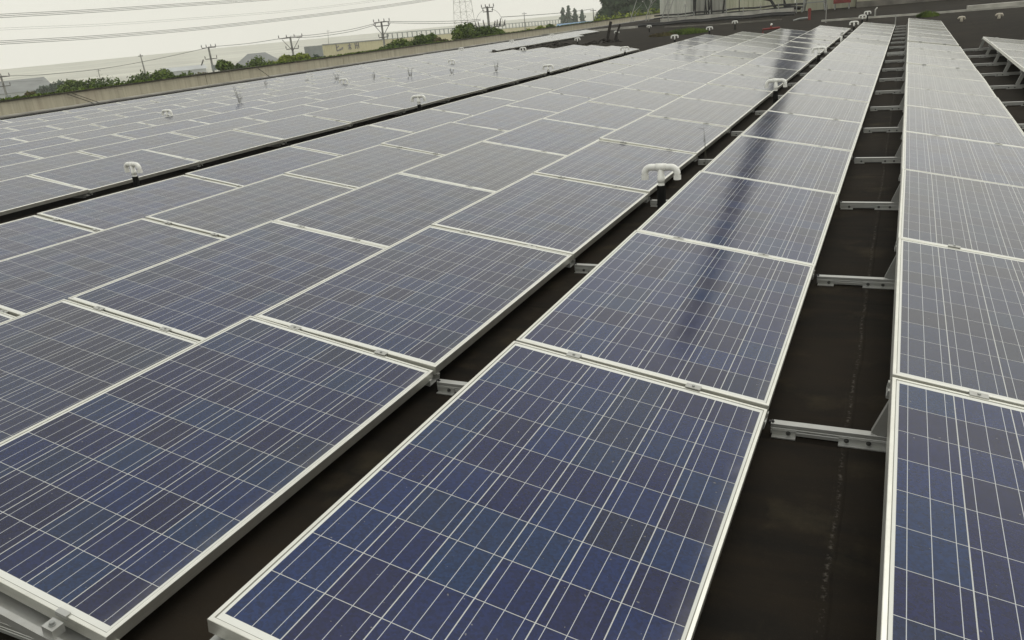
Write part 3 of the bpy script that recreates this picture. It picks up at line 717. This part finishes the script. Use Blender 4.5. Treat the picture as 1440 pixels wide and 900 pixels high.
T = [  # px, py top, D, width px, crown height, material, label
 (32, 128, 62, 34, 3, 'leafyel', 'low yellow-green bush above the left end of the parapet'),
 (43, 128, 60, 16, 2.5, 'leafbrown', 'small reddish brown bush between the yellow one and blue-green trees'),
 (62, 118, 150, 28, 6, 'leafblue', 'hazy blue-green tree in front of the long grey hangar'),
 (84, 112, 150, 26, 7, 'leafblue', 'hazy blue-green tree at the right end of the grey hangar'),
 (99, 111, 75, 24, 4, 'leafmid', 'slim mid green shrub right of the hazy blue-green trees'),
 (148, 103, 66, 62, 4, 'leafdark', 'broad dark green tree below the thin slanting mast'),
 (120, 109, 68, 30, 4, 'leafdark', 'dark green bush joined to the left of the broad dark tree'),
 (200, 98, 66, 46, 4, 'leafdark', 'dark green tree right at the foot of the slanting mast'),
 (224, 96, 66, 26, 3.5, 'leafmid', 'brighter green bush right of the tree at the mast foot'),
 (262, 98, 70, 26, 3, 'leafmid', 'low green bush left of the twin-armed pole with transformer'),
 (283, 101, 70, 26, 2.5, 'leafbrown', 'low brownish hedge bush at the foot of the pole beside the pale roof'),
 (312, 83, 62, 20, 4, 'leafmid', 'round green bush just right of the twin-armed pole'),
 (338, 86, 70, 30, 4, 'leafdark', 'dark green bush in front of the grey hipped roof, left part'),
 (360, 79, 70, 34, 4, 'leafmid', 'green tree covering the middle of the grey hipped roof'),
 (384, 83, 72, 28, 4, 'leafyel', 'yellow-green bush at the right end of the grey hipped roof'),
 (403, 74, 66, 20, 3.5, 'leafyel', 'spiky palm-like green bush left of the wide-armed pole'),
 (424, 73, 66, 20, 3.5, 'leafyel', 'spiky bright green bush right of the wide-armed pole'),
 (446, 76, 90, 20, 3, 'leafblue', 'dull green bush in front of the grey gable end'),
 (535, 66, 62, 24, 3, 'leafdark', 'small dark round bush at the foot of the middle pole'),
 (562, 53, 62, 32, 4, 'leafmid', 'green tree with fine twigs right of the middle pole'),
 (590, 48, 62, 26, 4.5, 'leafdark', 'tallest dark tree of the clump before the long cream factory'),
 (605, 46, 64, 22, 4.5, 'leafmid', 'mid green tree right beside the tallest of the factory clump'),
 (617, 52, 62, 22, 4, 'leafbrown', 'olive brown bush closing the right side of the factory clump'),
 (549, 60, 61, 26, 3.5, 'leafdark', 'low dark bush filling the left foot of the factory clump'),
 (651, 31, 62, 26, 4.6, 'leafmid', 'green tree standing left of the crowded transformer pole'),
 (664, 32, 64, 24, 4.6, 'leafdark', 'dark tree between the lattice tower and transformer pole'),
 (684, 34, 62, 22, 4.2, 'leafdark', 'dark bush at the foot of the transformer pole'),
 (696, 38, 62, 18, 4, 'leafmid', 'green bush just right of the transformer pole'),
 (727, 44, 66, 16, 2.5, 'leafyel', 'low yellow-green bush first right of the gap beside the pole'),
 (742, 40, 66, 16, 2.8, 'leafyel', 'yellow-green bush in the middle of the row under the railing'),
 (759, 36, 68, 15, 3, 'leafyel', 'yellow-green bush second from the right under the factory railing'),
 (774, 34, 70, 12, 3, 'leafmid', 'green bush at the right end under the factory railing'),
 (846, 20, 86, 36, 3, 'leafyel', 'bright green bush at the left foot of the dark wood'),
 (868, 18, 91, 38, 3, 'leafyel', 'bright green bush second from the left below the dark wood'),
 (893, 15, 97, 38, 3.2, 'leafyel', 'bright green bush in the middle below the dark wood'),
 (918, 11, 104, 40, 3.4, 'leafyel', 'bright green bush second from the right below the dark wood'),
 (944, 7, 112, 44, 3.8, 'leafyel', 'bright green bush below the dark wood beside the white shed'),
]
for i, (px, py, D, wp, ch, mt, lab) in enumerate(T):
    tree(px, py, D, wp, ch, mt, lab, 100 + i, cat='bush' if 'bush' in lab or 'shrub' in lab else 'tree', name='bush' if 'bush' in lab or 'shrub' in lab else 'tree', n=3400 if wp > 40 else 2200)
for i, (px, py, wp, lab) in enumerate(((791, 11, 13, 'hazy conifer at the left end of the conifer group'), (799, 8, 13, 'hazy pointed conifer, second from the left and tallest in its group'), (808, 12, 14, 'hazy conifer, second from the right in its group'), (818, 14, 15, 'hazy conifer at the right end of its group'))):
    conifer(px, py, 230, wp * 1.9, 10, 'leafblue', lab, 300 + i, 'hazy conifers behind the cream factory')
DT = ((852, -14, 30, 'dark tree at the left end of the dark wood beyond the parapet'), (868, -30, 36, 'dark tree second from the left in the dark wood'), (892, -40, 40, 'dark tree in the middle of the dark wood'), (918, -40, 40, 'dark tree second from the right in the dark wood'), (946, -45, 44, 'dark tree of the wood right beside the white shed'))
for i, (px, py, wp, lab) in enumerate(DT):
    conifer(px, py, 128, wp * 3.0, 16, 'leafwood', lab, 320 + i, 'dark wood left of the white shed', n=15000)
# pale bare branches before the dark wood
for i, (px, lab) in enumerate(((884, 'pale bare sapling leaning right in front of the dark wood'), (905, 'pale bare sapling forked upward in front of the dark wood'))):
    b0 = at(px, 26, 84); root = empty('bare_sapling', (b0.x, b0.y, b0.z - 2)); mb = MB(); rr = random.Random(40 + i)
    mb.tube([(0, 0, 0), (.3, 0, 2.2), (1.1, .3, 4.4)], [.06, .05, .02], 6); mb.build('trunk', M['tower'], root)
    mb = MB()
    for j in range(9):
        t = rr.uniform(.3, 1); p = Vector((t * 1.0, .1, t * 4.2)); mb.tube([p, p + Vector((rr.uniform(-.9, 1.0), rr.uniform(-.3, .3), rr.uniform(.3, 1.2)))], [.03, .012], 5)
    mb.build('branches', M['tower'], root); tag(root, lab, 'sapling', 'bare saplings')
# weeds on the roof
def clump(x, y, r, h, n, mat, lab, seed, cat='weeds'):
    rr = random.Random(seed); mb = MB()
    for i in range(n):
        a = rr.uniform(0, 6.28); q = r * math.sqrt(rr.random()); p = Vector((q * math.cos(a), q * math.sin(a), 0)); t = h * rr.uniform(.4, 1) * (1 - .5 * q / r)
        d = Vector((rr.gauss(0, .25), rr.gauss(0, .25), 1)) * t; s = rr.uniform(.012, .03); u = Vector((math.cos(a + 1), math.sin(a + 1), 0)) * s
        mb.poly([p - u, p + u, p + d * .6 + u, p + d]); 
        mb.poly([p + d * .5, p + d * .55 + u * 2.5, p + d * .75 + u * 3.5, p + d * .62 - u])
    tag(mb.build('weed_patch', M[mat], None, loc=(x, y, 0)), lab, cat)
clump(-9.6, 40.6, 1.0, .42, 900, 'leafmid', 'green weeds growing on the roof in front of the white shed', 1)
clump(-10.6, 40.0, .7, .28, 400, 'leafbrown', 'olive weeds on the roof left of the green weeds', 5)
clump(0.75, 38.2, .40, .34, 500, 'leafmid', 'small green weed tuft on the roof behind the right rows', 2)
def twigs(x, y, h, n, lab, seed, th=1.0):
    rr = random.Random(seed); mb = MB()
    for i in range(n):
        a = rr.uniform(0, 6.28); lean = rr.uniform(.02, .07) * h / .4; p0 = (rr.uniform(-.03, .03), rr.uniform(-.03, .03), 0)
        p1 = (lean * .4 * math.cos(a), lean * .4 * math.sin(a), h * .55); p2 = (lean * math.cos(a), lean * math.sin(a), h * rr.uniform(.75, 1.05))
        mb.tube([p0, p1, p2], [.004 * th, .003 * th, .0015 * th], 4)
        for k in range(1):
            t = rr.uniform(.5, .95); q = Vector(p2) * t; mb.tube([q, q + Vector((rr.uniform(-.06, .06), rr.uniform(-.06, .06), rr.uniform(.0, .05)))], [.005 * th, .002 * th], 4)
    tag(mb.build('dry_weed', M['dry'], None, loc=(x, y, 0)), lab, 'dry weed', 'dry weeds poking up between panels')
for i, (x, y, h, n, lab) in enumerate(((-13.27, 13.9, .62, 8, 'tallest dry twiggy weed sticking up in the middle of the left panel field'), (-17.27, 19.3, .46, 8, 'dry weed left of the far end of the line of weeds, near the parapet'),
    (-15.95, 19.6, .42, 6, 'faint dry weed between the two leftmost ones'), (-14.62, 19.3, .50, 9, 'dark dry weed left of the small white vent top'), (-13.3, 19.2, .48, 8, 'dry weed just right of the small white vent top'),
    (-11.98, 19.0, .50, 10, 'dark dry weed left of the aisle, third from the right'), (-10.63, 18.9, .47, 9, 'dry weed left of the aisle, second from the right'), (-9.3, 18.8, .52, 9, 'dark dry weed nearest the aisle'),
    (-1.62, 7.55, .42, 3, 'thin grass stalks rising at the panel edge behind the nearest vent'))):
    twigs(x, y, h, n, lab, 60 + i, 0.4 if i == 8 else 1.0)

# ------------------------------------------------------------------ beyond the roof: buildings, poles, wires
def hall(name, c, size, ang, wallm, roofm, lab, hip=0.0, cat='building'):
    root = empty(name, c, (0, 0, ang)); L_, Wd, H, rh = size
    mb = MB(); mb.box((0, 0, H / 2), (L_, Wd, H)); mb.build('wall', M[wallm], root)
    mb = MB(); a, b_ = L_ / 2 + .4, Wd / 2 + .4; rz = L_ / 2 - hip
    v = [(-a, -b_, H + .02), (a, -b_, H + .02), (a, b_, H + .02), (-a, b_, H + .02), (-rz, 0, H + rh), (rz, 0, H + rh)]
    mb.v = v; mb.f = [(0, 1, 5, 4), (2, 3, 4, 5), (1, 2, 5), (3, 0, 4), (3, 2, 1, 0)]; mb.build('roof', M[roofm], root)
    tag(root, lab, cat); return root
# grey hangar at the far left
a = at(-20, 124, 230); b2_ = at(71, 117, 230); d = (b2_ - a); ang = math.atan2(d.y, d.x); c = (a + b2_) / 2
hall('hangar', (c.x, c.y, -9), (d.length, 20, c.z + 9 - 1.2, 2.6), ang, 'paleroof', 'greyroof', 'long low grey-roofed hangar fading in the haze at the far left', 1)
a = at(330, 82, 200); b2_ = at(393, 80, 200); d = b2_ - a; c = (a + b2_) / 2
hall('hipped_house', (c.x, c.y, -9), (d.length, 12, c.z + 9 - 1.3, 2.3), math.atan2(d.y, d.x), 'greyside', 'greyroof', 'building with grey hipped roof showing above the bushes', 3)
a = at(228, 99, 260); b2_ = at(288, 92, 260); d = b2_ - a; c = (a + b2_) / 2
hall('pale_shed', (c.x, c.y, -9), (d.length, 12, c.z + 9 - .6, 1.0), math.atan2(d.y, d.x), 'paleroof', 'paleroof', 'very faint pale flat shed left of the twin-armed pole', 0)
a = at(783, 33, 135); b2_ = at(836, 28, 135); d = b2_ - a; c = (a + b2_) / 2
hall('blue_shed', (c.x, c.y, -9), (d.length, 9, c.z + 9 - 1.4, 1.3), math.atan2(d.y, d.x), 'blue', 'blue', 'light blue sheet-metal roof between cream factory and dark wood', 0)

# long cream factory with roof railing
A = at(453, 64, 215); B = at(804, 25.0, 330); zt = -0.95
A.z = B.z = 0
d = B - A; Lf = d.length; ang = math.atan2(d.y, d.x)
fc = empty('cream_factory', (A.x, A.y, -9), (0, 0, ang)); tag(fc, 'long cream factory with open roof railing and a grey gable end', 'building')
def topz(px, py, P): 
    D = math.hypot(P.x, P.y); return at(px, py, D).z
zA = topz(453, 63.5, A); zB = topz(804, 32, B); zA2 = topz(640, 49, A + d * .62)
Ht = (zA + zB) / 2 + 9
wl = MB()
hA, hB = zA + 9, zB + 9
wl.v = [(0, 0, 0), (Lf, 0, 0), (Lf, 0, hB), (0, 0, hA), (0, 6, 0), (Lf, 6, 0), (Lf, 6, hB), (0, 6, hA)]
wl.f = [(0, 1, 2, 3), (5, 4, 7, 6), (1, 5, 6, 2), (3, 2, 6, 7)]
wl.build('wall', M['cream'], fc)
mb = MB(); mb.v = [(-.02, 0, 0), (-.02, 6, 0), (-.02, 6, hA), (-.02, 0, hA), (-.3, 0, 0), (-.3, 6, 0), (-.3, 6, hA), (-.3, 0, hA)]
mb.f = [(0, 3, 2, 1), (4, 5, 6, 7), (0, 1, 5, 4), (2, 3, 7, 6), (0, 4, 7, 3), (1, 2, 6, 5)]; mb.build('gable_end', M['greyside'], fc)
mb = MB(); npan = 52
for i in range(npan):
    t = .17 + .83 * i / (npan - 1); x = t * Lf - .1; z = hA + (hB - hA) * t; mb.box((x, -.05, z + .75), (.22, .2, 1.5))
mb.build('railing_posts', M['greyside'], fc)
mb = MB()
for (z_, r_) in ((1.5, .12), (.1, .08)):
    mb.tube([(.17 * Lf, -.05, hA + (hB - hA) * .17 + z_), (Lf, -.05, hB + z_)], r_, 6)
mb.build('top_rail', M['greyside'], fc)
mb = MB(); mb.tube([(0, -.1, hA + .06), (.17 * Lf, -.1, hA + (hB - hA) * .17 + .06)], .16, 6); mb.build('roof_edge', M['greyroof'], fc)
mb = MB(); zz = hA - 1.9   # three worn characters, only their strokes still readable
def stroke(x0, z0, x1, z1, w_=.22): mb.tube([(x0, -.06, zz + z0), (x1, -.06, zz + z1)], w_ / 2, 4)
x = 5.0
for (a0, b0, a1, b1) in ((0, .2, 0, 1.7), (0, .1, 1.6, .5), (.2, 1.0, .9, 1.2), (1.1, .2, 2.4, .75), (2.0, .3, 2.2, .9)): stroke(x + a0, b0, x + a1, b1, .3)
x = 9.4
for (a0, b0, a1, b1) in ((.6, 0, .6, 1.7), (0, 1.1, 1.3, 1.2), (.6, 1.0, 0, .2), (.6, 1.0, 1.2, .2)): stroke(x + a0, b0, x + a1, b1, .25)
x = 12.2
for (a0, b0, a1, b1) in ((0, .1, 0, 1.6), (1.3, .1, 1.3, 1.7), (0, .9, 1.3, 1.0), (.65, .1, .65, 1.6)): stroke(x + a0, b0, x + a1, b1, .25)
mb.build('lettering', M['char'], fc)

def upole(px, py, D, arms, lab, r=.12, extra=None):
    top = at(px, py, D); root = empty('utility_pole', (top.x, top.y, -9)); H = top.z + 9
    view = math.atan2(top.y, top.x) - math.pi / 2
    root.rotation_euler = (0, 0, view + R(12))
    mb = MB(); mb.tube([(0, 0, 0), (0, 0, H)], [r * 1.5, r], 10); mb.build('shaft', M['conc'], root)
    for (dz, half, ni) in arms:
        mb = MB(); mb.box((0, -.2, H - dz), (2 * half, .10, .10)); a_ = mb.build('crossarm', M['ins'], root)
        for i in range(ni):
            x = -half + 2 * half * (i + .5 * 0) / max(1, ni - 1); mb = MB(); mb.tube([(x, -.2, H - dz + .08), (x, -.2, H - dz + .22), (x, -.2, H - dz + .42)], [.05, .065, .03], 6); mb.build('insulator', M['ins'], a_)
    if extra: extra(root, H)
    tag(root, lab, 'utility pole', 'utility poles beyond the parapet'); return root
def braces(root, H):
    for s in (-1, 1):
        mb = MB(); mb.tube([(0, -.15, H - 1.7), (s * 1.1, -.2, H - .25)], .04, 6); mb.build('brace', M['ins'], root)
def xfmr(root, H):
    mb = MB(); mb.tube([(.05, -.5, H - 3.0), (.05, -.5, H - 2.3)], .32, 12); mb.build('transformer', M['greyside'], root)
    mb = MB(); mb.tube([(-1.4, -.1, H - 2.2), (-1.0, -.1, H - 1.5)], .08, 8); mb.build('fuse', M['ins'], root)
def crowded(root, H):
    for i, x in enumerate((-1.6, -1.25, -.6, .65, .95, 1.35, 1.9)):
        mb = MB(); mb.tube([(x, -.25, H - 2.35), (x + .12 * (1 if x > 0 else -1), -.25, H - 1.7 + .1 * (i % 3))], [.10, .05], 8); mb.build('switch', M['ins'], root)
    for s in (-1, 1):
        pts = [(s * (.4 + 1.35 * math.sin(t * .26)), -.3, H - .4 - 2.0 * (1 - math.cos(t * .26))) for t in range(0, 7)]
        mb = MB(); mb.tube(pts, .02, 5); mb.build('jumper_wire', M['ins'], root)
upole(293, 66, 118, [(.1, .9, 4), (1.5, .75, 3)], 'utility pole with two crossarms and transformer left of the round bush', extra=xfmr)
upole(408, 52, 112, [(.1, 1.5, 4), (1.45, .8, 3)], 'utility pole with one wide top crossarm and braces above the palm-like bushes', extra=braces)
upole(536, 30, 108, [(.1, 1.0, 4), (.55, .85, 3), (1.9, .6, 2)], 'utility pole with three crossarms in front of the long cream factory', extra=braces)
upole(685, 9, 104, [(.15, .75, 4), (.6, .6, 3), (2.4, 1.9, 7)], 'dark utility pole crowded with switches and looping wires right of the lattice tower', r=.14, extra=crowded)
upole(1, 107, 120, [(.1, .9, 3), (1.2, .7, 3)], 'utility pole cut by the left edge of the view', extra=xfmr)
def mast(px0, py0, px1, py1, D, r, lab):
    t_ = at(px0, py0, D); b_ = at(px1, py1, D); root = empty('thin_mast', (b_.x, b_.y, -9))
    dv = (t_ - b_); mb = MB(); base = Vector((0, 0, 0)) - Vector((dv.x, dv.y, 0)) * ((b_.z + 9) / max(.1, dv.z)) * 0
    mb.tube([(0, 0, 0), (0, 0, b_.z + 9), (dv.x, dv.y, t_.z + 9)], [r * 1.3, r, r * .6], 6); mb.build('shaft', M['conc'], root)
    mb = MB(); q = Vector((dv.x, dv.y, t_.z + 9)); mb.tube([q + Vector((-.5, 0, -.3)), q + Vector((.5, 0, -.3))], r * .5, 5); mb.build('crossarm', M['ins'], root)
    tag(root, lab, 'mast', 'thin distant masts')
mast(197, 76, 203, 98, 150, .14, 'thin grey slanting mast above the dark trees at left')
mast(138, 97, 139, 103, 160, .07, 'faint thin mast left of the slanting mast above the dark tree')
mast(737, 17, 738, 35, 170, .10, 'thin grey mast between the transformer pole and conifers')
mast(461, 42, 462, 62, 220, .07, 'very faint mast above the left end of the cream factory')
mast(834, 12, 835, 30, 130, .09, 'thin mast at the left edge of the dark wood')

# lattice tower
tp = at(653, 30, 330); root = empty('lattice_tower', (tp.x, tp.y, -9)); tag(root, 'pale lattice steel transmission tower rising out of frame above the green tree', 'tower')
def half(z): return 3.6 - 2.0 * min(1, z / 34.0)
def cor(i, z): s = [(-1, -1), (1, -1), (1, 1), (-1, 1)][i % 4]; h = half(z) ; return Vector((s[0] * h, s[1] * h, z))
for i in range(4):
    mb = MB(); mb.tube([cor(i, 0), cor(i, 34), cor(i, 44)], .10, 5); mb.build('leg', M['tower'], root)
mb = MB(); z = 0
while z < 44:
    hgt = 3.6
    for i in range(4):
        mb.tube([cor(i, z), cor(i + 1, min(44, z + hgt))], .04, 4); mb.tube([cor(i + 1, z), cor(i, min(44, z + hgt))], .04, 4); mb.tube([cor(i, z), cor(i + 1, z)], .04, 4)
    z += hgt
mb.build('bracing', M['tower'], root)
for zz_, l_ in ((36, 9), (41, 7)):
    mb = MB(); mb.tube([(-l_, 0, zz_), (0, 0, zz_ + .9), (l_, 0, zz_)], .14, 5); mb.tube([(-l_, 0, zz_), (l_, 0, zz_)], .12, 5); mb.build('crossarm', M['tower'], root)

def wire(pts, D0, D1, r, lab, n=1, gap=.3, name='power_line', grp='power lines between the poles'):
    P3 = []
    for i, (px, py) in enumerate(pts):
        t = (px - pts[0][0]) / (pts[-1][0] - pts[0][0]); P3.append(at(px, py, D0 + (D1 - D0) * t))
    # smooth (Catmull-Rom)
    out_ = []
    for i in range(len(P3) - 1):
        p0 = P3[max(0, i - 1)]; p1 = P3[i]; p2 = P3[i + 1]; p3 = P3[min(len(P3) - 1, i + 2)]
        for k in range(8):
            t = k / 8; out_.append(.5 * ((2 * p1) + (p2 - p0) * t + (2 * p0 - 5 * p1 + 4 * p2 - p3) * t * t + (3 * p1 - p0 - 3 * p2 + p3) * t ** 3))
    out_.append(P3[-1]); mb = MB()
    for i in range(n): mb.tube([p + Vector((0, 0, (i - (n - 1) / 2) * gap)) for p in out_], r, 5)
    tag(mb.build(name, M['wire'], None), lab, 'power line', grp)
wire([(-120, 30), (0, 22.5), (120, 16), (240, 8), (370, -1), (520, -14)], 150, 220, .045, 'upper thick bundle of overhead cables crossing the top left sky', 3, .26, grp='overhead cable bundles')
wire([(-120, 66), (0, 60), (150, 51), (300, 38), (480, 17), (600, 0), (700, -18)], 150, 240, .045, 'lower thick bundle of overhead cables curving across the sky', 3, .26, grp='overhead cable bundles')
wire([(-120, 48), (0, 41), (140, 35), (260, 27), (420, 14), (560, -3)], 260, 340, .030, 'very faint overhead cable between the two thick bundles', 2, .5, grp='overhead cable bundles')
wire([(1, 107), (60, 105), (140, 97), (215, 84), (293, 67)], 120, 118, .030, 'overhead wire from the left edge to the twin-armed pole')
wire([(293, 66), (350, 61), (408, 52)], 118, 112, .030, 'overhead wire from the twin-armed pole to the wide-armed pole')
wire([(408, 51), (440, 49), (490, 42), (536, 31)], 112, 108, .028, 'upper overhead wire from the wide-armed pole to the factory pole')
wire([(417, 53), (450, 51), (495, 44), (528, 35)], 112, 108, .028, 'lower overhead wire from the wide-armed pole to the factory pole')
wire([(538, 30), (600, 30.5), (650, 29), (676, 27)], 108, 104, .028, 'upper overhead wire from the factory pole to the crowded pole')
wire([(545, 32), (600, 33), (650, 32), (676, 28.5)], 108, 104, .028, 'lower overhead wire from the factory pole to the crowded pole')
wire([(705, 24), (760, 20.5), (800, 17), (834, 12.5)], 104, 130, .035, 'overhead wire from the crowded pole to the dark wood')
wire([(-60, 118), (0, 116), (60, 113)], 160, 170, .02, 'faint low wire above the grey hangar')
